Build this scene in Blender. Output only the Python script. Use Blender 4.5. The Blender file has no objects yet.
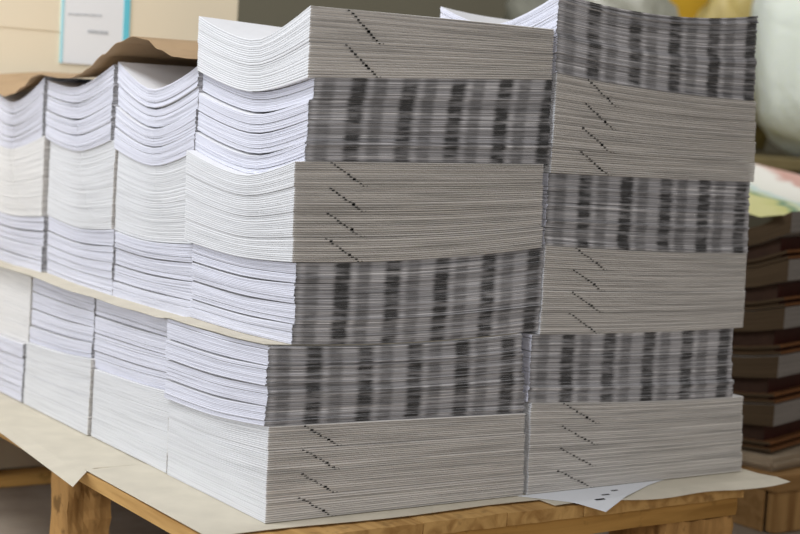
import bpy, math, random
from mathutils import Vector, Matrix, noise
random.seed(7)
C = bpy.context.scene.collection
sc = bpy.context.scene

# ------------------------------------------------------------------ materials
def new_mat(name):
    m = bpy.data.materials.new(name); m.use_nodes = True
    nt = m.node_tree; nt.nodes.clear()
    out = nt.nodes.new('ShaderNodeOutputMaterial'); b = nt.nodes.new('ShaderNodeBsdfPrincipled')
    nt.links.new(b.outputs[0], out.inputs[0])
    return m, nt, b
def N(nt, kind, **kw):
    n = nt.nodes.new('ShaderNode' + kind)
    for k, v in kw.items():
        if k in n.inputs: n.inputs[k].default_value = v
        else: setattr(n, k, v)
    return n
def ramp(nt, fac, stops):
    r = N(nt, 'ValToRGB'); e = r.color_ramp.elements
    while len(e) < len(stops): e.new(0.5)
    for el, (p, c) in zip(e, stops): el.position = p; el.color = (*c, 1)
    nt.links.new(fac, r.inputs[0]); return r.outputs[0]
def math_(nt, op, a, b=None, c=None):
    n = N(nt, 'Math', operation=op)
    for i, v in enumerate((a, b, c)):
        if v is None: continue
        if isinstance(v, (int, float)): n.inputs[i].default_value = v
        else: nt.links.new(v, n.inputs[i])
    return n.outputs[0]
def mixc(nt, fac, a, b, mode='MIX'):
    n = N(nt, 'Mix', data_type='RGBA', blend_type=mode)
    for i, v in ((0, fac), (6, a), (7, b)):
        if isinstance(v, (int, float)): n.inputs[i].default_value = v
        elif isinstance(v, tuple): n.inputs[i].default_value = (*v, 1)
        else: nt.links.new(v, n.inputs[i])
    return n.outputs[2]
def plain(name, col, rough=.6, var=.12, scale=12, bump=0.0, metallic=0):
    m, nt, b = new_mat(name)
    tc = N(nt, 'TexCoord'); nz = N(nt, 'TexNoise', Scale=scale, Detail=5)
    nt.links.new(tc.outputs['Object'], nz.inputs['Vector'])
    lo = tuple(c * (1 - var) for c in col); hi = tuple(min(1, c * (1 + var)) for c in col)
    nt.links.new(ramp(nt, nz.outputs[0], [(.3, lo), (.7, hi)]), b.inputs['Base Color'])
    b.inputs['Roughness'].default_value = rough
    b.inputs['Specular IOR Level'].default_value = .25
    if bump:
        bp = N(nt, 'Bump', Strength=bump, Distance=.002); nt.links.new(nz.outputs[0], bp.inputs['Height'])
        nt.links.new(bp.outputs[0], b.inputs['Normal'])
    return m

def paper_edge(name, col, line_strength, pitch):
    """cut edges of folded sheets: hair lines between leaves, from the UV (u along the edge, v up the pile, metres)"""
    m, nt, b = new_mat(name)
    uv = N(nt, 'UVMap'); sx = N(nt, 'SeparateXYZ'); nt.links.new(uv.outputs[0], sx.inputs[0])
    oi = N(nt, 'ObjectInfo')
    cx = N(nt, 'CombineXYZ')
    nt.links.new(math_(nt, 'MULTIPLY', sx.outputs[0], 9.0), cx.inputs[0])
    nt.links.new(math_(nt, 'MULTIPLY', sx.outputs[1], 1.0 / pitch), cx.inputs[1])
    nt.links.new(math_(nt, 'MULTIPLY', oi.outputs['Random'], 50.0), cx.inputs[2])
    nz = N(nt, 'TexNoise', Scale=1.0, Detail=2); nt.links.new(cx.outputs[0], nz.inputs['Vector'])
    dark = tuple(c * (1 - line_strength) for c in col)
    c = ramp(nt, nz.outputs[0], [(.36, dark), (.5, col), (.72, tuple(min(.9, k * 1.03) for k in col))])
    nt.links.new(c, b.inputs['Base Color'])
    bp = N(nt, 'Bump', Strength=.5, Distance=.0005); nt.links.new(nz.outputs[0], bp.inputs['Height'])
    nt.links.new(bp.outputs[0], b.inputs['Normal'])
    b.inputs['Roughness'].default_value = .85; b.inputs['Specular IOR Level'].default_value = .1
    return m

def streaked_edge(name):
    """open page edges with pictures printed to the edge: grey bars repeated along the page, broken up sheet by sheet"""
    m, nt, b = new_mat(name)
    uv = N(nt, 'UVMap'); sx = N(nt, 'SeparateXYZ'); nt.links.new(uv.outputs[0], sx.inputs[0])
    oi = N(nt, 'ObjectInfo')
    u = sx.outputs[0]; v = sx.outputs[1]
    cw = N(nt, 'CombineXYZ'); nt.links.new(math_(nt, 'MULTIPLY', v, 60.0), cw.inputs[0]); nt.links.new(math_(nt, 'MULTIPLY', oi.outputs['Random'], 1.2), cw.inputs[1])
    wob = N(nt, 'TexNoise', Scale=1.0, Detail=1); nt.links.new(cw.outputs[0], wob.inputs['Vector'])
    uu = math_(nt, 'ADD', u, math_(nt, 'MULTIPLY', math_(nt, 'SUBTRACT', wob.outputs[0], .5), .004))
    ph = math_(nt, 'FRACT', math_(nt, 'ADD', math_(nt, 'DIVIDE', uu, .0560), .385))
    def bar(c, w):
        d = math_(nt, 'ABSOLUTE', math_(nt, 'SUBTRACT', ph, c))
        n = N(nt, 'MapRange', interpolation_type='SMOOTHSTEP')
        nt.links.new(d, n.inputs[0]); n.inputs[1].default_value = w * 1.5; n.inputs[2].default_value = w * .5
        return n.outputs[0]
    # per sheet strengths
    c3 = N(nt, 'CombineXYZ'); nt.links.new(math_(nt, 'MULTIPLY', u, 26.0), c3.inputs[0]); nt.links.new(math_(nt, 'MULTIPLY', v, 190.0), c3.inputs[1]); nt.links.new(math_(nt, 'MULTIPLY', oi.outputs['Random'], .8), c3.inputs[2])
    n3 = N(nt, 'TexNoise', Scale=1.0, Detail=2); nt.links.new(c3.outputs[0], n3.inputs['Vector'])
    g1 = N(nt, 'MapRange'); nt.links.new(n3.outputs[0], g1.inputs[0]); g1.inputs[1].default_value = .35; g1.inputs[2].default_value = .62
    c4 = N(nt, 'CombineXYZ'); nt.links.new(math_(nt, 'MULTIPLY', u, 7.0), c4.inputs[0]); nt.links.new(math_(nt, 'MULTIPLY', v, 900.0), c4.inputs[1]); nt.links.new(math_(nt, 'MULTIPLY', oi.outputs['Random'], 77.0), c4.inputs[2])
    n4 = N(nt, 'TexNoise', Scale=1.0, Detail=2); nt.links.new(c4.outputs[0], n4.inputs['Vector'])
    g2 = N(nt, 'MapRange'); nt.links.new(n4.outputs[0], g2.inputs[0]); g2.inputs[1].default_value = .3; g2.inputs[2].default_value = .7
    ink = math_(nt, 'ADD', math_(nt, 'MULTIPLY', bar(.25, .15), math_(nt, 'ADD', math_(nt, 'MULTIPLY', g1.outputs[0], .70), .38)),
                math_(nt, 'MULTIPLY', bar(.67, .13), math_(nt, 'ADD', math_(nt, 'MULTIPLY', g1.outputs[0], .34), .24)))
    base = ramp(nt, n4.outputs[0], [(.32, (.20, .20, .21)), (.46, (.41, .405, .425)), (.57, (.53, .525, .55)), (.66, (.88, .87, .89))])
    c = mixc(nt, math_(nt, 'MINIMUM', math_(nt, 'MAXIMUM', ink, 0.0), .92), base, (.045, .045, .045))
    nt.links.new(c, b.inputs['Base Color'])
    bp = N(nt, 'Bump', Strength=.5, Distance=.0006); nt.links.new(n4.outputs[0], bp.inputs['Height'])
    nt.links.new(bp.outputs[0], b.inputs['Normal'])
    b.inputs['Roughness'].default_value = .85; b.inputs['Specular IOR Level'].default_value = .1
    return m

def wood(name, light, dark, axis='Y', ends=True, spots=.5):
    m, nt, b = new_mat(name)
    tc = N(nt, 'TexCoord'); oi = N(nt, 'ObjectInfo')
    add = N(nt, 'VectorMath', operation='ADD'); nt.links.new(tc.outputs['Object'], add.inputs[0])
    rs = N(nt, 'CombineXYZ'); 
    for i in range(3): nt.links.new(math_(nt, 'MULTIPLY', oi.outputs['Random'], 3.1 + 2 * i), rs.inputs[i])
    nt.links.new(rs.outputs[0], add.inputs[1])
    mp = N(nt, 'Mapping'); nt.links.new(add.outputs[0], mp.inputs[0])
    s = {'X': (4, 60, 60), 'Y': (60, 4, 60), 'Z': (60, 60, 5)}[axis]; mp.inputs['Scale'].default_value = s
    nz = N(nt, 'TexNoise', Scale=1.0, Detail=6, Distortion=.6); nt.links.new(mp.outputs[0], nz.inputs['Vector'])
    c = ramp(nt, nz.outputs[0], [(.3, dark), (.55, light), (.75, tuple(k * 1.1 for k in light))])
    n2 = N(nt, 'TexNoise', Scale=45.0, Detail=4); nt.links.new(add.outputs[0], n2.inputs['Vector'])
    sp = N(nt, 'MapRange'); nt.links.new(n2.outputs[0], sp.inputs[0]); sp.inputs[1].default_value = .62; sp.inputs[2].default_value = .7
    c = mixc(nt, math_(nt, 'MULTIPLY', sp.outputs[0], spots), c, tuple(k * .25 for k in dark))
    nt.links.new(c, b.inputs['Base Color'])
    bp = N(nt, 'Bump', Strength=.5, Distance=.003); nt.links.new(nz.outputs[0], bp.inputs['Height'])
    nt.links.new(bp.outputs[0], b.inputs['Normal'])
    b.inputs['Roughness'].default_value = .75; b.inputs['Specular IOR Level'].default_value = .15
    return m

HEAD = paper_edge('white cut paper', (.755, .765, .785), .18, .0011)
HEAD_COOL = paper_edge('cool white cut paper', (.725, .735, .825), .22, .0011)
HEAD_WARM = paper_edge('ivory cut paper', (.80, .795, .79), .13, .0011)
SPINE = paper_edge('folded paper spine', (.80, .775, .745), .30, .0011)
STREAK = streaked_edge('printed page edges')
TOPP = plain('paper face', (.78, .78, .8), .8, .03)
INK = plain('black ink', (.015, .015, .015), .7, 0)
CREAM = plain('cream card', (.66, .61, .50), .75, .06, 30, .1)
KRAFT = plain('brown kraft paper', (.42, .29, .17), .7, .08, 25, .15)
KRAFT_U = KRAFT

# ------------------------------------------------------------------ object helpers
def obj(name, verts, faces, mats, parent=None, fm=None, uvs=None, smooth=False, loc=None):
    me = bpy.data.meshes.new(name); me.from_pydata(verts, [], faces)
    for m in (mats if isinstance(mats, (list, tuple)) else [mats]): me.materials.append(m)
    if fm: me.polygons.foreach_set('material_index', fm)
    if smooth: me.polygons.foreach_set('use_smooth', [True] * len(me.polygons))
    if uvs:
        l = me.uv_layers.new(name='UVMap')
        flat = []
        for f in uvs:
            for a in f: flat.extend(a)
        l.data.foreach_set('uv', flat)
    me.update()
    o = bpy.data.objects.new(name, me); C.objects.link(o)
    if parent is not None: o.parent = parent
    if loc is not None: o.location = loc
    return o
def tag(o, label, cat, group=None, kind=None):
    if label: o['label'] = label
    if cat: o['category'] = cat
    if group: o['group'] = group
    if kind: o['kind'] = kind
    return o
def thing(name, loc, label, cat, group=None, rz=0):
    o = bpy.data.objects.new(name, None); C.objects.link(o); o.location = loc; o.rotation_euler.z = rz
    o.empty_display_size = .02
    return tag(o, label, cat, group)
def box_mesh(x0, x1, y0, y1, z0, z1, bev=0.0, jit=0.0):
    import bmesh
    bm = bmesh.new(); bmesh.ops.create_cube(bm, size=1)
    for v in bm.verts:
        v.co = Vector(((x0 + x1) / 2 + v.co.x * (x1 - x0), (y0 + y1) / 2 + v.co.y * (y1 - y0), (z0 + z1) / 2 + v.co.z * (z1 - z0)))
    if jit:
        bmesh.ops.subdivide_edges(bm, edges=bm.edges[:], cuts=7, use_grid_fill=True)
        for v in bm.verts: v.co += Vector([jit * (noise.noise(v.co * 60 + Vector((k * 9, x0 * 50, 0)))) for k in range(3)])
    elif bev:
        bmesh.ops.bevel(bm, geom=bm.edges[:], offset=bev, segments=2, affect='EDGES')
    bm.verts.index_update()
    vs = [v.co.copy() for v in bm.verts]; fs = [[v.index for v in f.verts] for f in bm.faces]; bm.free()
    return vs, fs
def box(name, b, mat, parent=None, bev=.0, jit=0.0):
    v, f = box_mesh(*b, bev=bev, jit=jit)
    return obj(name, v, f, mat, parent)
def quad_curve(p):
    """smooth curve through three (s, z) points"""
    (a, za), (b, zb), (c, zc) = p
    def f(s):
        s = min(max(s, a - .02), c + .012)
        return za * (s - b) * (s - c) / ((a - b) * (a - c)) + zb * (s - a) * (s - c) / ((b - a) * (b - c)) + zc * (s - a) * (s - b) / ((c - a) * (c - b))
    return f
def vee_curve(p, r=.026):
    """two nearly straight flanks meeting in a rounded valley through the middle point"""
    (a, za), (b, zb), (c, zc) = p
    m1 = (zb - za) / (b - a); m2 = (zc - zb) / (c - b)
    q = quad_curve(p)
    def soft(d): return .5 * (math.sqrt(d * d + r * r))
    def raw(s): return .5 * (m1 + m2) * (s - b) + (m2 - m1) * soft(s - b)
    e = quad_curve(((a, za - raw(a)), (b, zb - raw(b)), (c, zc - raw(c))))       # pins it to the three points
    def f(s):
        t = min(max(s, a - .02), c + .012)
        return .86 * (raw(t) + e(t)) + .14 * q(t)
    return f

# ------------------------------------------------------------------ the piles of book blocks
LIFT = .0022
def surface(xp, yp, fade=.85, twist=0):
    fx = quad_curve(xp) if xp else None
    fy = vee_curve(yp) if yp else None
    def z(x, y):
        if fx and fy:
            k = 1 - fade * min(max((x - xp[0][0]) / (xp[2][0] - xp[0][0]), 0), 1)
            return fx(x) + (fy(y) - yp[0][1]) * k + LIFT - twist * max(0, x - xp[0][0]) * min(max(y / .2, 0), 1)
        return (fx(x) if fx else fy(y)) + LIFT
    return z
flat0 = lambda x, y: LIFT

def folded_sheet(parent, org, fx0, fx1, y0, y1, zb, zt, spine_out, nx, ny, jy, jx, vmid, mark=None, mats=None, rough=0.0):
    """one folded sheet between the surfaces zb and zt; the -y side is the face, the -x side the head"""
    ax = []; lv = 3
    xs0, xs1 = fx0, fx1
    V = []; idx = {}
    rf = .0018 if spine_out else .0002
    seed = random.random() * 100
    for l in range(lv):
        t = l / 2
        for i in range(nx + 1):
            for j in range(ny + 1):
                if l == 1 and 0 < i < nx and 0 < j < ny: continue
                u = i / nx; w = j / ny
                yf = y0 + jy - (rf if l == 1 else 0)
                if rough: yf += rough * noise.noise(Vector((u * 3, seed, 0)))
                xl = xs0 + jx - (.0003 if l == 1 else 0)
                if rough: xl += .5 * rough * noise.noise(Vector((w * 2.5, seed, 7)))
                x = xl + (xs1 - xl) * u; y = yf + (y1 - yf) * w
                a = zb(x, y); b = zt(x, y)
                idx[l, i, j] = len(V); V.append((x - org[0], y - org[1], a + (b - a) * t - org[2]))
    F = []; M = []; U = []
    for l in (0, 2):
        for i in range(nx):
            for j in range(ny):
                q = [idx[l, i, j], idx[l, i + 1, j], idx[l, i + 1, j + 1], idx[l, i, j + 1]]
                if l == 0: q.reverse()
                F.append(q); M.append(0); U.append([(V[k][0], V[k][1]) for k in q])
    th = .002
    for l in (0, 1):
        for i in range(nx):
            q = [idx[l, i, 0], idx[l, i + 1, 0], idx[l + 1, i + 1, 0], idx[l + 1, i, 0]]
            F.append(q); M.append(2); U.append([(V[k][0] + org[0] - fx0, vmid + th * (l if n < 2 else l + 1) / 2) for n, k in enumerate(q)])
            q = [idx[l, i + 1, ny], idx[l, i, ny], idx[l + 1, i, ny], idx[l + 1, i + 1, ny]]
            F.append(q); M.append(1); U.append([(V[k][0] + org[0] - fx0, vmid + th * (l if n < 2 else l + 1) / 2) for n, k in enumerate(q)])
        for j in range(ny):
            q = [idx[l, 0, j + 1], idx[l, 0, j], idx[l + 1, 0, j], idx[l + 1, 0, j + 1]]
            F.append(q); M.append(1); U.append([(V[k][1] + org[1], vmid + th * (l if n < 2 else l + 1) / 2) for n, k in enumerate(q)])
            q = [idx[l, nx, j], idx[l, nx, j + 1], idx[l + 1, nx, j + 1], idx[l + 1, nx, j]]
            F.append(q); M.append(1); U.append([(V[k][1] + org[1], vmid + th * (l if n < 2 else l + 1) / 2) for n, k in enumerate(q)])
    if mark:
        for (mx, mw, mh) in mark:
            x = fx0 + mx; yq = y0 + jy - rf - .00025
            if rough: yq -= rough * .5
            a = zb(x, y0); b = zt(x, y0); c = (a + b) / 2; h = (b - a) * mh / 2
            k0 = len(V)
            for (dx, dz) in ((0, -h), (mw, -h), (mw, h), (0, h)): V.append((x + dx - org[0], yq - org[1], c + dz - org[2]))
            F.append([k0, k0 + 1, k0 + 2, k0 + 3]); M.append(3); U.append([(0, 0)] * 4)
    return obj('folded_sheet', V, F, mats, parent, fm=M, uvs=U)

ORD = ['top', 'second', 'third', 'bottom']
def layer(zlo, zhi, typ, xb, xt, y0, y1, stack, lname, nblk, nsh, nx, ny, look, group, head, label_fn, marks):
    """one layer of a stack: nblk book blocks of nsh folded sheets"""
    voff = random.random() * 3
    for k in range(nblk):                                   # from the bottom up
        r = nblk - 1 - k
        t0, t1 = k / nblk, (k + 1) / nblk
        bjx = random.uniform(-.0012, .0012) if typ == 'F' else random.uniform(-.0004, .0004)
        bjy = random.uniform(-.0010, .0010)
        x0 = xb[0] + (xt[0] - xb[0]) * (t0 + t1) / 2; x1 = xb[1] + (xt[1] - xb[1]) * (t0 + t1) / 2
        # air gap to the block above: widest at the loose page ends
        wav = random.uniform(.6, 1.3); cen = random.uniform(.3, .7)
        def lerp(t, x, y, t1=t1, t0=t0, wav=wav, cen=cen, x0=x0):
            a = zlo(x, y); b = zhi(x, y)
            s = (t - t0) / (t1 - t0)                         # 0..1 inside the block
            g = (.0018 * wav * math.exp(-max(x - x0, 0) / .05) * (.35 + .65 * min(1, max(0, (y - y0) / (y1 - y0)) * 2.5)) if typ == 'F' else .00022)
            g = min(g, (b - a) * (t1 - t0) * .22)
            if t1 > .999 and k == nblk - 1: g = min(g, .0008)
            return a + (b - a) * t - g * s + .00005
        org = (x0, y0, zlo(x0, y0))
        th = thing('book_block', org, label_fn(r, nblk), 'book block', group)
        slack = random.choice([2, 4, 6, 8]) if typ == 'F' and nx < 99 else -1
        amp = .0006 if typ == 'F' else .00012
        ph = random.random() * 50
        def cut(i):
            t = t0 + (t1 - t0) * i / nsh
            if typ == 'S': t = t0 + (t1 - t0) * (i / nsh)
            inner = 0 < i < nsh
            jit = random.uniform(-.22, .22) * (t1 - t0) / nsh if inner else 0
            def f(x, y, t=t + jit, i=i, inner=inner):
                z = lerp(t, x, y)
                if inner: z += amp * noise.noise(Vector((x * 9, y * 9, ph + i * .21)))
                return z
            return f
        cuts = [cut(i) for i in range(nsh + 1)]
        for i in range(nsh):
            lo, hi = cuts[i], cuts[i + 1]
            gap = .00028 if typ == 'S' else .00016
            wd = .0005 if i == slack else 0
            hi2 = (lambda x, y, h=hi, g=gap, l=lo, wd=wd, x0=x0: max(h(x, y) - g - wd * math.exp(-max(x - x0, 0) / .05), l(x, y) + .0003))
            if typ == 'S':
                jy = bjy * .5 + random.uniform(-.00025, .00025); jx = bjx + random.uniform(-.0002, .0002); rough = 0
            else:
                jy = bjy + random.uniform(-.0007, .0007) - (random.random() < .12) * .0012; jx = bjx + random.uniform(-.0004, .0004); rough = .0009
            mk = None
            if marks and typ == 'S':
                j = nsh - 1 - i                              # staircase, falling away from the near corner
                p = marks[0] + j * marks[1] - marks[2] * (r - 1.5) + random.uniform(-.0008, .0008)
                mk = [(p, random.uniform(.0022, .0034), random.uniform(.5, .75))]
                if j == int(nsh * .66): mk.append((p + .0006, .0030, .95))
                if j == nsh - 1: mk = [(p, .0022, .4), (p + .0045, .0016, .3)]
            folded_sheet(th, org, x0, x1, y0, y1, lo, hi2, typ == 'S', nx, ny, jy, jx,
                         (t0 + (t1 - t0) * i / nsh) * .09 + voff, mk,
                         [TOPP, head, SPINE if typ == 'S' else STREAK, INK], rough)

NTH = ['first', 'second', 'third', 'fourth', 'fifth', 'sixth']
def lab(layer_i, typ, where):
    lay = 'topmost layer' if layer_i == 0 else ('bottom layer' if layer_i == 9 else NTH[layer_i] + ' layer down')
    what = {'S': 'marked spine', 'F': 'dark-streaked page edges'}[typ]
    def f(r, n):
        o = ('top', 'bottom')[r] if n == 2 else ORD[r]
        return f'{o} block with {what}, {lay} of {where}'
    return f
def lab_side(layer_i, typ, where):
    lay = 'topmost layer' if layer_i == 0 else ('bottom layer' if layer_i == 9 else NTH[layer_i] + ' layer down')
    what = {'S': 'flush white page ends', 'F': 'wavy bluish page ends'}[typ]
    def f(r, n): return f'{ORD[r]} block with {what}, {lay} of {where}'
    return f

# front corner stack
FB = [flat0,
 surface([(-0.0081, 0.0893), (0.1377, 0.0873), (0.2885, 0.0848)], [(0.0037, 0.0884), (0.1023, 0.0795), (0.1977, 0.0775)]),
 surface([(-0.0103, 0.163), (0.1814, 0.1604), (0.2779, 0.1653)], [(0.0041, 0.1623), (0.0923, 0.1592), (0.2018, 0.159)]),
 surface([(0.01, 0.2376), (0.1498, 0.2399), (0.2987, 0.252)], [(0.0034, 0.2372), (0.1013, 0.2321), (0.2075, 0.2359)]),
 surface([(0.0107, 0.3282), (0.1431, 0.3315), (0.2941, 0.3353)], [(0.0021, 0.3281), (0.0896, 0.3109), (0.2147, 0.328)]),
 surface([(0.0165, 0.4031), (0.1488, 0.4103), (0.2945, 0.4183)], [(-0.0008, 0.4031), (0.1049, 0.3885), (0.2152, 0.4072)]),
 surface([(0.0147, 0.4663), (0.1446, 0.4675), (0.2927, 0.4681)], [(0.0006, 0.4664), (0.0926, 0.438), (0.2189, 0.4627)], .85, .06)]
FL = [('S', (-.0040, .2943), (-.0060, .2884), 0, .2020, 4), ('F', (-.0082, .2897), (-.0103, .2779), 0, .2060, 4),
      ('F', (.0154, .2997), (.0153, .2996), 0, .2055, 4), ('S', (.0098, .2967), (.0067, .2903), 0, .2145, 4),
      ('F', (.0158, .2991), (.0220, .2945), 0, .2160, 4), ('S', (.0154, .2945), (.0147, .2927), 0, .2165, 2)]
for k, (typ, xb, xt, y0, y1, nb) in enumerate(FL):
    zl = FB[k]; zh = FB[k + 1]
    if k == 2: zl = (lambda x, y, f=FB[2]: f(x, y) + .0012)
    layer(zl, zh, typ, xb, xt, y0, y1, 'front', '', nb, 12 if nb == 2 else 11, 14, 10, '', 'book blocks in the front corner stack',
          HEAD_COOL if typ == 'F' else HEAD, lab(9 if k == 0 else 5 - k, typ, 'front corner stack'), (.0345 if nb > 2 else .037, .0036 if nb > 2 else .0031, .001))

# the taller stack beside it
def rs(xp, yp=None): return surface(xp, yp)
RB = [flat0, rs([(0.2927, 0.0958), (0.4454, 0.0886), (0.5912, 0.0863)]), rs([(0.2921, 0.1644), (0.4381, 0.1622), (0.5889, 0.1634)]),
      rs([(0.2985, 0.2545), (0.4438, 0.2485), (0.589, 0.2464)]), rs([(0.3, 0.3265), (0.4362, 0.3251), (0.5911, 0.3248)]),
      rs([(0.299, 0.4259), (0.4413, 0.4158), (0.5811, 0.413)], [(0, .4259), (.1, .412), (.2, .424)]),
      rs([(0.2934, 0.5042), (0.4335, 0.4935), (0.5753, 0.5043)], [(0, .5042), (.1048, .4745), (.1964, .4953)])]
RL = [('S', (.2995, .6070), (.2960, .5985)), ('F', (.2926, .5833), (.2920, .5760)), ('S', (.3015, .5904), (.3010, .5875)),
      ('F', (.3005, .5888), (.3000, .5850)), ('S', (.3012, .5910), (.3010, .5826)), ('F', (.3002, .5810), (.2960, .5757))]
for k, (typ, xb, xt) in enumerate(RL):
    layer(RB[k], RB[k + 1], typ, xb, xt, 0, .2, 'tall', '', 4, 11, 14, 8, '', 'book blocks in the tallest stack',
          HEAD_COOL if typ == 'F' else HEAD, lab(9 if k == 0 else 5 - k, typ, 'tallest stack by red books'), (.039 if k == 0 else .037, .0045 if k == 0 else .0038, .0012))

# the row of three stacks receding behind the front corner, under the kraft sheet
CB = {2: [None, [(0.2076, 0.0838), (0.2629, 0.0800), (0.4024, 0.0757)], [(0.2249, 0.1556), (0.3097, 0.1555), (0.4132, 0.1551)], [(0.2051, 0.2342), (0.3254, 0.2264), (0.3962, 0.2294)],
          [(0.2189, 0.3258), (0.3086, 0.3064), (0.4135, 0.3202)], [(0.2167, 0.4139), (0.3267, 0.388), (0.4237, 0.4215)]],
      3: [None, [(0.4019, 0.0865), (0.476, 0.0802), (0.6035, 0.0754)], [(0.4159, 0.1547), (0.4974, 0.1559), (0.5952, 0.1586)], [(0.4045, 0.2309), (0.5095, 0.2235), (0.5974, 0.2301)],
          [(0.4145, 0.3301), (0.5123, 0.3118), (0.6231, 0.3244)], [(0.4201, 0.4127), (0.5198, 0.3867), (0.6235, 0.3946)]],
      4: [None, [(0.6066, 0.0725), (0.704, 0.0704), (0.7979, 0.0672)], [(0.6081, 0.1546), (0.7125, 0.1577), (0.8069, 0.1592)], [(0.6037, 0.2283), (0.712, 0.2208), (0.8084, 0.2251)],
          [(0.6229, 0.3231), (0.7302, 0.3042), (0.8253, 0.3174)], [(0.6236, 0.3958), (0.7278, 0.3637), (0.8226, 0.3916)]]}
CY = {2: [(.2085, .398), (.2125, .406), (.2075, .400), (.217, .405), (.2175, .413)],
      3: [(.4040, .599), (.413, .600), (.4045, .598), (.4125, .602), (.419, .612)],
      4: [(.605, .803), (.606, .806), (.604, .804), (.612, .812), (.621, .821)]}
CT = {2: 'SFFSF', 3: 'SFFSF', 4: 'FSFSF'}
CN = {2: 'stack behind front corner one', 3: 'middle kraft-covered stack', 4: 'farthest stack in the row'}
for c in (2, 3, 4):
    surf = [flat0] + [surface(None, p) for p in CB[c][1:]]
    for k in range(5):
        typ = CT[c][k]; y0, y1 = CY[c][k]
        x = ({2: -.0035, 3: -.0065, 4: -.007}[c] if k == 0 else 0.0 if k < 2 else {2: .0175, 3: .0155, 4: .013}[c]) + random.uniform(-.001, .001)
        zl = surf[k]
        if k == 2: zl = (lambda x, y, f=surf[2]: f(x, y) + .0012)
        layer(zl, surf[k + 1], typ, (x, x + .285), (x + .001, x + .286), y0, y1, 'row', '', 4, 11, 3, 10, '', 'book blocks in the row behind the front corner',
              HEAD_COOL if typ == 'F' else (HEAD_WARM if c == 4 else HEAD), lab_side(9 if k == 0 else 4 - k, typ, CN[c]), None)

# ------------------------------------------------------------------ loose sheets
def sheet(name, nu, nv, fn, mat, thick, label, cat, mats2=None):
    """thin curved sheet; fn(s, t) gives the upper surface"""
    V = []; F = []
    for l in (0, 1):
        for i in range(nu + 1):
            for j in range(nv + 1):
                p = Vector(fn(i / nu, j / nv)); V.append((p.x, p.y, p.z - (thick if l == 0 else 0)))
    st = (nu + 1) * (nv + 1); ix = lambda l, i, j: l * st + i * (nv + 1) + j
    for i in range(nu):
        for j in range(nv):
            F.append([ix(1, i, j), ix(1, i + 1, j), ix(1, i + 1, j + 1), ix(1, i, j + 1)])
            F.append([ix(0, i, j + 1), ix(0, i + 1, j + 1), ix(0, i + 1, j), ix(0, i, j)])
    for i in range(nu):
        F.append([ix(0, i, 0), ix(0, i + 1, 0), ix(1, i + 1, 0), ix(1, i, 0)])
        F.append([ix(1, i, nv), ix(1, i + 1, nv), ix(0, i + 1, nv), ix(0, i, nv)])
    for j in range(nv):
        F.append([ix(1, 0, j), ix(1, 0, j + 1), ix(0, 0, j + 1), ix(0, 0, j)])
        F.append([ix(0, nu, j), ix(0, nu, j + 1), ix(1, nu, j + 1), ix(1, nu, j)])
    o = obj(name, V, F, mat, smooth=False)
    return tag(o, label, cat)
def pieces(pts):
    def f(s):
        if s <= pts[0][0]: return pts[0][1]
        for (a, za), (b, zb) in zip(pts, pts[1:]):
            if s <= b:
                t = (s - a) / (b - a); t = t * t * (3 - 2 * t); return za + (zb - za) * t
        return pts[-1][1]
    return f
# cream interleaf between the second and third layers
fy2 = pieces([(0, .1623), (.0923, .1592), (.2018, .159), (.2249, .1570), (.31, .1562), (.4132, .1558), (.4974, .1563), (.5952, .1589), (.7125, .1577), (.806, .1592)])
def inter(s, t):
    y = .002 + .800 * t; x = -.0125 + .0012 * noise.noise(Vector((0, y * 14, 0))) * 3 + (.288) * s
    if y < .205: z = FB[2](x, y) + .0009
    else: z = fy2(y) + LIFT + .0009
    return (x, y, z)
sheet('interleaf_sheet', 12, 90, inter, CREAM, .0004, 'cream card sheet between second and third layers up, wavy edge showing', 'sheet')

# kraft paper over the row
KP = [(.212, .4178), (.2471, .4196), (.2831, .427), (.3157, .4375), (.3512, .4409), (.3843, .4347), (.4229, .4210), (.4635, .4090), (.5216, .4020), (.59, .4020), (.6496, .4057), (.7365, .4030), (.83, .4040)]
KP.insert(0, (.17, .4130))
fk = pieces(KP)
TOPV = pieces([(.2167, .4139)] + [(y, vee_curve(CB[2][5])(y)) for y in (.25, .28, .31, .34, .37, .40)] + [(.4237, .4215)] + [(y, vee_curve(CB[3][5])(y)) for y in (.43, .46, .49, .52, .55, .58, .61)] + [(y, vee_curve(CB[4][5])(y)) for y in (.635, .67, .70, .73, .76, .79, .82)])
def kraft(s, t):
    y = .216 + .61 * t; x = .0045 + .004 * noise.noise(Vector((0, y * 8, 3))) + .272 * s
    hi = fk(y) + .002 * s; lo = TOPV(y) + .0035
    k = 0 if y < .42 else (.62 * min(1, (y - .42) / .05) if y < .6 else .62 + .33 * min(1, (y - .6) / .04))
    k *= max(0, 1 - s / .35) ** 1.3
    z = hi + (min(lo, hi) - hi) * k
    return (x, y, max(z, TOPV(y) * (1 - s) + s * .36) + LIFT + .0012)
sheet('kraft_paper', 24, 100, kraft, KRAFT, .0005, 'rumpled brown kraft paper humped over the row of white stacks', 'paper')

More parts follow.
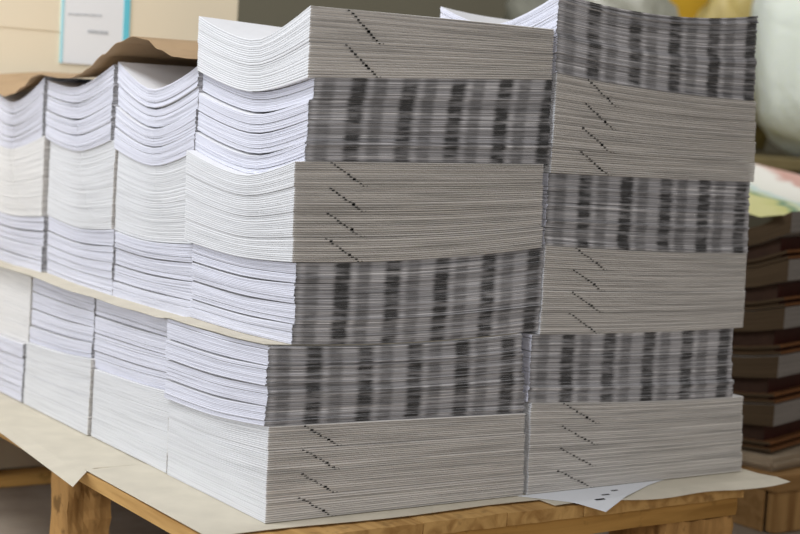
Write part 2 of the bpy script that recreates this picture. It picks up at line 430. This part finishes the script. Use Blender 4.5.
# cream cards on the pallet under the stacks
def base_back(s, t):
    y = .205 + .625 * t; xl = -.104 + .018 * min(1, t / .4)
    x = xl + (.56 - xl) * s
    y += .052 * max(0, min(1, s / .06)) * (1 - t)           # near edge runs obliquely, free corner droops over the deck edge
    z = .0011 - max(0, -.074 - x) * .12
    return (x, y, z)
sheet('base_card', 60, 24, base_back, CREAM, .0005, 'cream card under the row of stacks, corner overhanging the pallet edge', 'sheet')
def base_front(s, t):
    x = -.072 + .371 * s; y = -.021 + .272 * t + .003 * math.sin(s * 9)
    return (x, y, .0018)
sheet('base_card', 12, 8, base_front, CREAM, .0005, 'cream card lying directly under the front corner stack', 'sheet')
def base_tip(s, t):
    x = .3 + .32 * s
    yf = -.044 - .020 * s + .004 * math.sin(s * 12)
    y = yf + (.19 - yf) * t
    if s > .72: y = max(y, yf + (s - .72) * .02)
    z = .0018 + (.004 * max(0, s - .75) * 4 * max(0, 1 - t * 5)) - max(0, -.046 - y) * .2
    return (x, y, z)
sheet('base_card', 24, 10, base_tip, CREAM, .0005, 'cream card under the tallest stack, curled corner sticking out', 'sheet')
WHITE = plain('white print paper', (.8, .82, .86), .7, .02)
def slip(s, t):
    x = .286 + .06 * t + (.2 - .02 * t) * s * (.25 + .75 * (1 - t * .6))
    y = -.002 - .066 * t * (1 - .75 * s)
    z = .0026 - max(0, -.044 - y) * .25
    return (x, y, z)
so = sheet('paper_slip', 14, 10, slip, [WHITE, INK], .0003, 'white paper slip with black print marks poking out below tallest stack', 'paper')
for (sx_, sy_, ln) in ((.352, -.046, .012), (.372, -.033, .010), (.395, -.022, .008)):
    box('print_mark', (sx_, sx_ + ln, sy_, sy_ + .003, .00255, .0029), INK, so)

# ------------------------------------------------------------------ pallet under the stacks
W_TOP = wood('pallet board wood', (.58, .35, .13), (.36, .19, .06), 'Y', spots=.35)
W_X = wood('pallet cross wood', (.52, .29, .085), (.30, .155, .04), 'X', spots=.35)
W_BLK = wood('pallet block wood', (.50, .28, .10), (.26, .135, .045), 'Z', spots=.6)
GROUND = -.144
pal = thing('pallet', (.25, .4, GROUND), 'wooden pallet carrying all the white stacks', 'pallet')
def pbox(name, b, mat, parent, org, **k):
    b = (b[0] - org[0], b[1] - org[0], b[2] - org[1], b[3] - org[1], b[4] - org[2], b[5] - org[2])
    return box(name, b, mat, parent, **k)
PO = (.25, .4, GROUND)
xs = [-.073, .043, .141, .240, .338, .437, .566]
for a, b in zip(xs, xs[1:]):
    pbox('deck_board', (a + .0006, b - .0006, -.045 + random.uniform(-.001, .001), .845, -.0135, -.0008), W_TOP, pal, PO, jit=.0012)
for y0, y1, yb in ((-.040, .055, .055), (.352, .405, .405), (.765, .845, .80)):
    pbox('cross_board', (-.046, .562, y0, y1, -.034, -.0140), W_X, pal, PO, jit=.0012)
    for x0, x1 in ((-.046, .004 if y0 > .1 else .05), (.21, .30), (.462, .558)):
        pbox('spacer_block', (x0, x1, y0 + .002, y1 - .002, -.1285, -.0345), W_BLK, pal, PO, jit=.003)
    pbox('bottom_board', (-.046, .562, y0, yb, -.144, -.129), W_X, pal, PO, jit=.0012)

# ------------------------------------------------------------------ dark red books on the crate
RED = plain('dark red cloth', (.045, .010, .007), .6, .2, 40)
GREY_E = paper_edge('grey page edges', (.27, .25, .235), .25, .0012)
BROWN_SHADE_E = paper_edge('brown page edges with painted shade', (.085, .058, .034), .3, .0012)  # brown sides, colour darkened further for the shade beside the white stacks
ORANGE = plain('tan board edge', (.20, .085, .03), .7, .15, 40)
ca, sa = math.cos(math.radians(18)), math.sin(math.radians(18))
PIV = (.905, .222)
def hexa(name, a0, a1, b0, b1, zb, zt, mats, parent, org, n=6):
    """slab in the turned frame of the pile (a to the side, b to the back); zb/zt heights as functions of b"""
    V = []; F = []; M = []; U = []
    for l, fz in ((0, zb), (1, zt)):
        for i in range(2):
            for j in range(n + 1):
                a = (a0, a1)[i]; b = b0 + (b1 - b0) * j / n
                V.append((PIV[0] + a * ca - b * sa - org[0], PIV[1] + a * sa + b * ca - org[1], fz(b) - org[2]))
    ix = lambda l, i, j: l * 2 * (n + 1) + i * (n + 1) + j
    def add(q, m, uv): F.append(q); M.append(m); U.append(uv)
    h = .03
    for j in range(n):
        b = b0 + (b1 - b0) * j / n; c = b0 + (b1 - b0) * (j + 1) / n
        add([ix(0, 0, j + 1), ix(0, 0, j), ix(1, 0, j), ix(1, 0, j + 1)], 1, [(c, 0), (b, 0), (b, h), (c, h)])
        add([ix(0, 1, j), ix(0, 1, j + 1), ix(1, 1, j + 1), ix(1, 1, j)], 1, [(b, 0), (c, 0), (c, h), (b, h)])
        add([ix(1, 0, j), ix(1, 1, j), ix(1, 1, j + 1), ix(1, 0, j + 1)], 0, [(0, 0)] * 4)
        add([ix(0, 0, j + 1), ix(0, 1, j + 1), ix(0, 1, j), ix(0, 0, j)], 0, [(0, 0)] * 4)
    add([ix(0, 0, 0), ix(0, 1, 0), ix(1, 1, 0), ix(1, 0, 0)], 2, [(a0, 0), (a1, 0), (a1, h), (a0, h)])
    add([ix(0, 1, n), ix(0, 0, n), ix(1, 0, n), ix(1, 1, n)], 1, [(a0, 0), (a1, 0), (a1, h), (a0, h)])
    return obj(name, V, F, mats, parent, fm=M, uvs=U)
zc = [-.044, .022, .088, .153, .217, .281]       # heights at the near corner
zf = [-.0465, .014, .076, .136, .192, .244]       # heights 9 cm further back
ZL = [(lambda b, c=c, f=f: c + (f - c) * (1 - math.exp(-b / .10)) / .593) for c, f in zip(zc, zf)]
names = ['bottom', 'fourth', 'third', 'second', 'topmost']
for k in range(5):
    lo, hi = ZL[k], ZL[k + 1]
    fr = lambda t, lo=lo, hi=hi: (lambda b: lo(b) + (hi(b) - lo(b)) * t)
    org = (PIV[0], PIV[1], lo(0))
    ox = random.uniform(-.004, .004) - .003 * (4 - k) * .6
    t = thing('book_bundle', org, f'dark red and grey book bundle, {names[k]} in the pile on the wooden crate', 'books', 'dark red book bundles on the crate')
    hexa('cover_board', ox, .26, 0.0, .25, fr(.01), fr(.07), [ORANGE, BROWN_SHADE_E, ORANGE], t, org)
    hexa('cover_board', ox, .26, 0.002, .25, fr(.15), fr(.21), [ORANGE, BROWN_SHADE_E, ORANGE], t, org)
    hexa('inner_pages', ox + .006, .25, 0.012, .24, fr(.072), fr(.148), [RED, BROWN_SHADE_E, RED], t, org)
    hexa('cloth_spine', ox + .005, .25, 0.014, .24, fr(.212), fr(.54), [RED, plain('red brown edges', (.04, .02, .012), .8, .2, 60) if k == 0 else bpy.data.materials['red brown edges'], RED], t, org)
    hexa('page_block', ox - .003, .262, -.002, .252, fr(.545), fr(.985), [GREY_E, BROWN_SHADE_E, GREY_E], t, org)
# padded board between books and crate
BOARD = plain('grey brown packing board', (.34, .27, .19), .8, .1, 20)
import bmesh
def rounded(name, b, mat, bev, parent=None, rz=0, loc=(0, 0, 0), seg=4):
    bm = bmesh.new(); bmesh.ops.create_cube(bm, size=1)
    for v in bm.verts: v.co = Vector(((b[0] + b[1]) / 2 + v.co.x * (b[1] - b[0]), (b[2] + b[3]) / 2 + v.co.y * (b[3] - b[2]), (b[4] + b[5]) / 2 + v.co.z * (b[5] - b[4])))
    bmesh.ops.bevel(bm, geom=bm.edges[:], offset=bev, segments=seg, affect='EDGES')
    me = bpy.data.meshes.new(name); bm.to_mesh(me); bm.free(); me.materials.append(mat)
    o = bpy.data.objects.new(name, me); C.objects.link(o); o.location = loc; o.rotation_euler.z = rz
    if parent: o.parent = parent
    return o
tag(rounded('packing_board', (-.03, .36, -.02, .33, -.0655, -.0485), BOARD, .006, rz=math.radians(10), loc=(PIV[0] + .002, PIV[1], 0)), 'grey brown rounded packing board between red books and crate', 'packing board')
W_CR = wood('crate wood upright', (.42, .25, .10), (.25, .13, .045), 'Z', spots=.2)
W_CT = wood('crate wood lying', (.36, .21, .085), (.22, .12, .04), 'X', spots=.2)
CO = (1.1, .45, GROUND)
cr = thing('crate', CO, 'low wooden crate under the pile of dark red books', 'crate')
for i in range(6):
    pbox('top_board', (.866, 1.36, .178 + i * .083, .259 + i * .083, -.088, -.0662), W_CT, cr, CO, bev=.002)
for i in range(5):
    pbox('side_board', (.872 + i * .097, .966 + i * .098, .181, .197, -.144, -.0885), W_CR, cr, CO, bev=.002)
    pbox('side_board', (.872 + i * .097, .966 + i * .098, .655, .671, -.144, -.0885), W_CR, cr, CO, bev=.002)
pbox('end_board', (.8675, .871, .198, .654, -.144, -.0885), W_CT, cr, CO)

# printed poster sheet on top of the red books
def poster_mat():
    m, nt, b = new_mat('printed poster')
    uv = N(nt, 'TexCoord'); mp = N(nt, 'Mapping'); nt.links.new(uv.outputs['Object'], mp.inputs[0]); mp.inputs['Rotation'].default_value = (0, 0, .5); mp.inputs['Scale'].default_value = (5.5, 9, 5)
    nz = N(nt, 'TexNoise', Scale=1.0, Detail=2, Distortion=1.5); nt.links.new(mp.outputs[0], nz.inputs['Vector'])
    sx = N(nt, 'SeparateXYZ'); nt.links.new(uv.outputs['Object'], sx.inputs[0])
    f = math_(nt, 'ADD', math_(nt, 'MULTIPLY', math_(nt, 'SUBTRACT', nz.outputs[0], .5), .30), math_(nt, 'ADD', math_(nt, 'MULTIPLY', math_(nt, 'SUBTRACT', sx.outputs[1], .26), 2.2), math_(nt, 'MULTIPLY', math_(nt, 'SUBTRACT', math_(nt, 'SUBTRACT', math_(nt, 'MULTIPLY', sx.outputs[0], .69), math_(nt, 'MULTIPLY', sx.outputs[1], .72)), .44), 5.0)))
    c = ramp(nt, f, [(.02, (.70, .68, .30)), (.12, (.62, .62, .22)), (.17, (.12, .28, .16)), (.22, (.60, .66, .40)), (.30, (.55, .70, .68)), (.38, (.82, .82, .74)), (.58, (.84, .82, .76)), (.64, (.60, .34, .28)), (.85, (.66, .42, .36))])
    nt.links.new(c, b.inputs['Base Color']); b.inputs['Roughness'].default_value = .5
    return m
def poster(s, t):
    a = -.02 + .43 * s; b = .012 + .40 * t
    x = PIV[0] + a * ca - b * sa; y = PIV[1] + a * sa + b * ca
    z = max((ZL[5](min(b, .25)) if a < .27 else 0) + .0015, .267 + .165 * (y - .22) + .006 * math.sin(a * 16 + b * 5))
    return (x, y, z)
sheet('poster_sheet', 16, 16, poster, poster_mat(), .0006, 'printed poster sheet in green, white and pink lying on red books', 'poster')

# ------------------------------------------------------------------ things behind
# big carton with a label
CARD = plain('carton board', (.86, .75, .56), .8, .03, 6)
KO = (.06, 1.05, GROUND)
ct = thing('carton', KO, 'large beige cardboard carton behind the row of white stacks', 'carton')
pbox('carton_body', (-.42, .400, .8632, 1.26, GROUND, .70), CARD, ct, KO, bev=.003)
pbox('carton_lid', (-.421, .402, .862, 1.261, .464, .715), CARD, ct, KO, bev=.001)
CYAN = plain('cyan border', (.16, .62, .74), .6, .02); CYAN2 = plain('pale cyan border', (.45, .78, .86), .6, .02); LABW = plain('label paper', (.88, .89, .9), .6, .01)
GREYI = plain('faded grey ink', (.5, .52, .55), .7, .1)
lb = pbox('shipping_label', (.1300, .2290, .8605, .8618, .4225, .62), LABW, ct, KO); lb['label'] = 'white shipping label with cyan side borders'
pbox('label_border', (.1285, .1325, .8600, .8618, .4225, .62), CYAN2, lb, KO); pbox('label_border', (.2205, .2300, .8600, .8618, .4225, .62), CYAN, lb, KO)
xk = .138
for w in (.006, .003, .009, .005, .007, .004, .008, .003, .006):
    pbox('print_line', (xk, xk + w - .0012, .8599, .8604, .4890 + .03 * (xk - .138), .4912 + .03 * (xk - .138)), GREYI, lb, KO); xk += w
xk = .168
for w in (.005, .004, .006, .003, .007, .006):
    pbox('print_line', (xk, xk + w - .001, .8599, .8604, .4665, .4705), GREYI, lb, KO); xk += w

# low bench carrying the packing film
BENCH = plain('dark bench board', (.20, .16, .075), .7, .15, 10)
BO = (1.75, 1.4, GROUND)
be = thing('bench', BO, 'dark low bench behind the stacks, piled with plastic film', 'bench')
pbox('bench_top', (1.0, 2.75, 1.06, 1.9, .31, .335), BENCH, be, BO, bev=.003)
for x in (1.03, 2.66):
    for y in (1.09, 1.82): pbox('bench_leg', (x, x + .05, y, y + .05, GROUND, .3095), BENCH, be, BO, bev=.002)

def blob(name, c, r, mat, label, cat, sq=1.0, amp=.12, freq=3.0, seed=0, seg=48, flat=-.9, folds=0.0, ax=(0, 0, 1), rzv=0):
    V = []; F = []; nr = seg // 2
    for i in range(nr + 1):
        th = math.pi * i / nr
        for j in range(seg):
            ph = 2 * math.pi * j / seg
            d = Vector((math.sin(th) * math.cos(ph), math.sin(th) * math.sin(ph), math.cos(th)))
            k = 1 + amp * noise.noise(d * freq + Vector((seed, 0, 0))) + amp * .5 * noise.noise(d * freq * 2.3 + Vector((seed, 5, 0)))
            if folds: k += folds * math.sin(d.z * 9 + 3.5 * d.x + 4 * noise.noise(d * 2 + Vector((seed, 9, 1)))) 
            if sq != 1: d = Vector([math.copysign(abs(q) ** sq, q) for q in d])
            z = max(d.z * k, flat)
            V.append((d.x * k * r[0], d.y * k * r[1], z * r[2]))
    for i in range(nr):
        for j in range(seg):
            a = i * seg + j; b = i * seg + (j + 1) % seg
            F.append([a, a + seg, b + seg, b])
    o = obj(name, V, F, mat, smooth=True, loc=c); o.rotation_euler.z = rzv
    return tag(o, label, cat)
def film(name, col, trans=.35, rough=.45):
    m, nt, b = new_mat(name)
    b.inputs['Base Color'].default_value = (*col, 1); b.inputs['Roughness'].default_value = rough
    b.inputs['Subsurface Weight'].default_value = trans; b.inputs['Subsurface Radius'].default_value = (.08, .08, .06); b.inputs['Subsurface Scale'].default_value = .5
    tc = N(nt, 'TexCoord'); nz = N(nt, 'TexNoise', Scale=9.0, Detail=4, Distortion=1.0); nt.links.new(tc.outputs['Object'], nz.inputs['Vector'])
    bp = N(nt, 'Bump', Strength=.4, Distance=.02); nt.links.new(nz.outputs[0], bp.inputs['Height']); nt.links.new(bp.outputs[0], b.inputs['Normal'])
    return m
FILM_W = film('milky plastic', (.82, .88, .80)); FILM_Y = film('yellowed plastic', (.52, .42, .16)); FILM_G = film('grey clear plastic', (.24, .24, .20), .1, .35)
OCHRE = plain('ochre board', (.55, .34, .03), .6, .06)
blob('plastic_sack', (2.345, 1.29, .600), (.335, .170, .285), FILM_W, 'bulging milky white plastic sack standing on the bench', 'sack', sq=.62, amp=.08, freq=1.8, seed=4.2, flat=-.93)
blob('film_bundle', (2.235, 1.63, .56), (.135, .085, .235), FILM_Y, 'folded yellowish plastic film bundle behind the milky sack', 'film', amp=.12, freq=2.2, seed=1.5, flat=-.94, folds=.10)
blob('film_bundle', (1.55, 1.40, .535), (.21, .17, .21), FILM_G, 'crumpled grey clear plastic film next to ochre box', 'film', amp=.16, freq=4.0, seed=8.1, flat=-.94, folds=.03)
oc = thing('ochre_box', (2.13, 1.76, .3355), 'ochre yellow box standing between grey film and yellowish film', 'box')
box('box_body', (-.058, .09, -.03, .08, 0, .40), OCHRE, oc, bev=.003)
box('box_lid', (-.060, .092, -.033, .083, .402, .43), OCHRE, oc, bev=.003)

# ------------------------------------------------------------------ the room
def floor_mat():
    m, nt, b = new_mat('worn concrete')
    tc = N(nt, 'TexCoord'); nz = N(nt, 'TexNoise', Scale=6.0, Detail=8, Roughness=.65); nt.links.new(tc.outputs['Object'], nz.inputs['Vector'])
    c = ramp(nt, nz.outputs[0], [(.3, (.19, .15, .115)), (.5, (.30, .25, .20)), (.7, (.40, .34, .27))])
    nt.links.new(c, b.inputs['Base Color']); b.inputs['Roughness'].default_value = .7
    bp = N(nt, 'Bump', Strength=.2, Distance=.01); nt.links.new(nz.outputs[0], bp.inputs['Height']); nt.links.new(bp.outputs[0], b.inputs['Normal'])
    return m
WALL = plain('olive grey wall paint', (.185, .172, .125), .8, .04, 2)
def struct(name, b, mat):
    o = box(name, b, mat); o['kind'] = 'structure'; return o
struct('floor', (-4, 4.2, -4, 2.6, GROUND - .06, GROUND - .001), floor_mat())
struct('wall_back', (-4, 4.2, 2.5, 2.6, GROUND, 3), WALL)
struct('wall_right', (4.1, 4.2, -4, 2.5, GROUND, 3), WALL)

# ------------------------------------------------------------------ light
w = bpy.data.worlds.new('hall'); sc.world = w; w.use_nodes = True
bg = w.node_tree.nodes['Background']; bg.inputs[0].default_value = (1.0, .96, .92, 1); bg.inputs[1].default_value = .29
def area(name, loc, target, sx, sy, power, col):
    l = bpy.data.lights.new(name, 'AREA'); l.shape = 'RECTANGLE'; l.size = sx; l.size_y = sy; l.energy = power; l.color = col
    o = bpy.data.objects.new(name, l); C.objects.link(o); o.location = loc
    o.rotation_euler = (Vector(target) - Vector(loc)).to_track_quat('-Z', 'Y').to_euler()
    return o
area('window_light', (-2.4, -.35, .85), (.2, .35, .2), 1.3, 1.7, 31, (.86, .92, 1.0))
area('room_fill', (-1.5, -2.7, 1.25), (.3, .1, .2), 1.6, 1.2, 21, (1.0, .95, .90))
area('ceiling_lamp', (-.75, .30, 1.45), (.3, .95, .45), 1.1, .4, 16.5, (.95, .97, 1.0))
area('ceiling_lamp', (1.5, .55, 1.7), (2.2, 1.4, .4), .9, .4, 16, (1.0, .98, .95))

# ------------------------------------------------------------------ camera
cam = bpy.data.cameras.new('camera'); co = bpy.data.objects.new('camera', cam); C.objects.link(co); sc.camera = co
right = Vector((.827277, -.558754, .058365)); down = Vector((-.004703, -.110775, -.993834)); fwd = Vector((.561775, .821902, -.09427))
co.matrix_world = Matrix.LocRotScale(Vector((-.70337, -1.2152, .37462)), Matrix((right, -down, -fwd)).transposed().to_quaternion(), None)
cam.sensor_width = 36; cam.lens = 1575.09 / 800 * 36; cam.clip_start = .05
cam.dof.use_dof = True; cam.dof.focus_distance = 1.50; cam.dof.aperture_fstop = 6.3
sc.view_settings.view_transform = 'Standard'; sc.view_settings.look = 'None'; sc.view_settings.gamma = 1; sc.view_settings.use_curve_mapping = False
sc.view_settings.exposure = 0
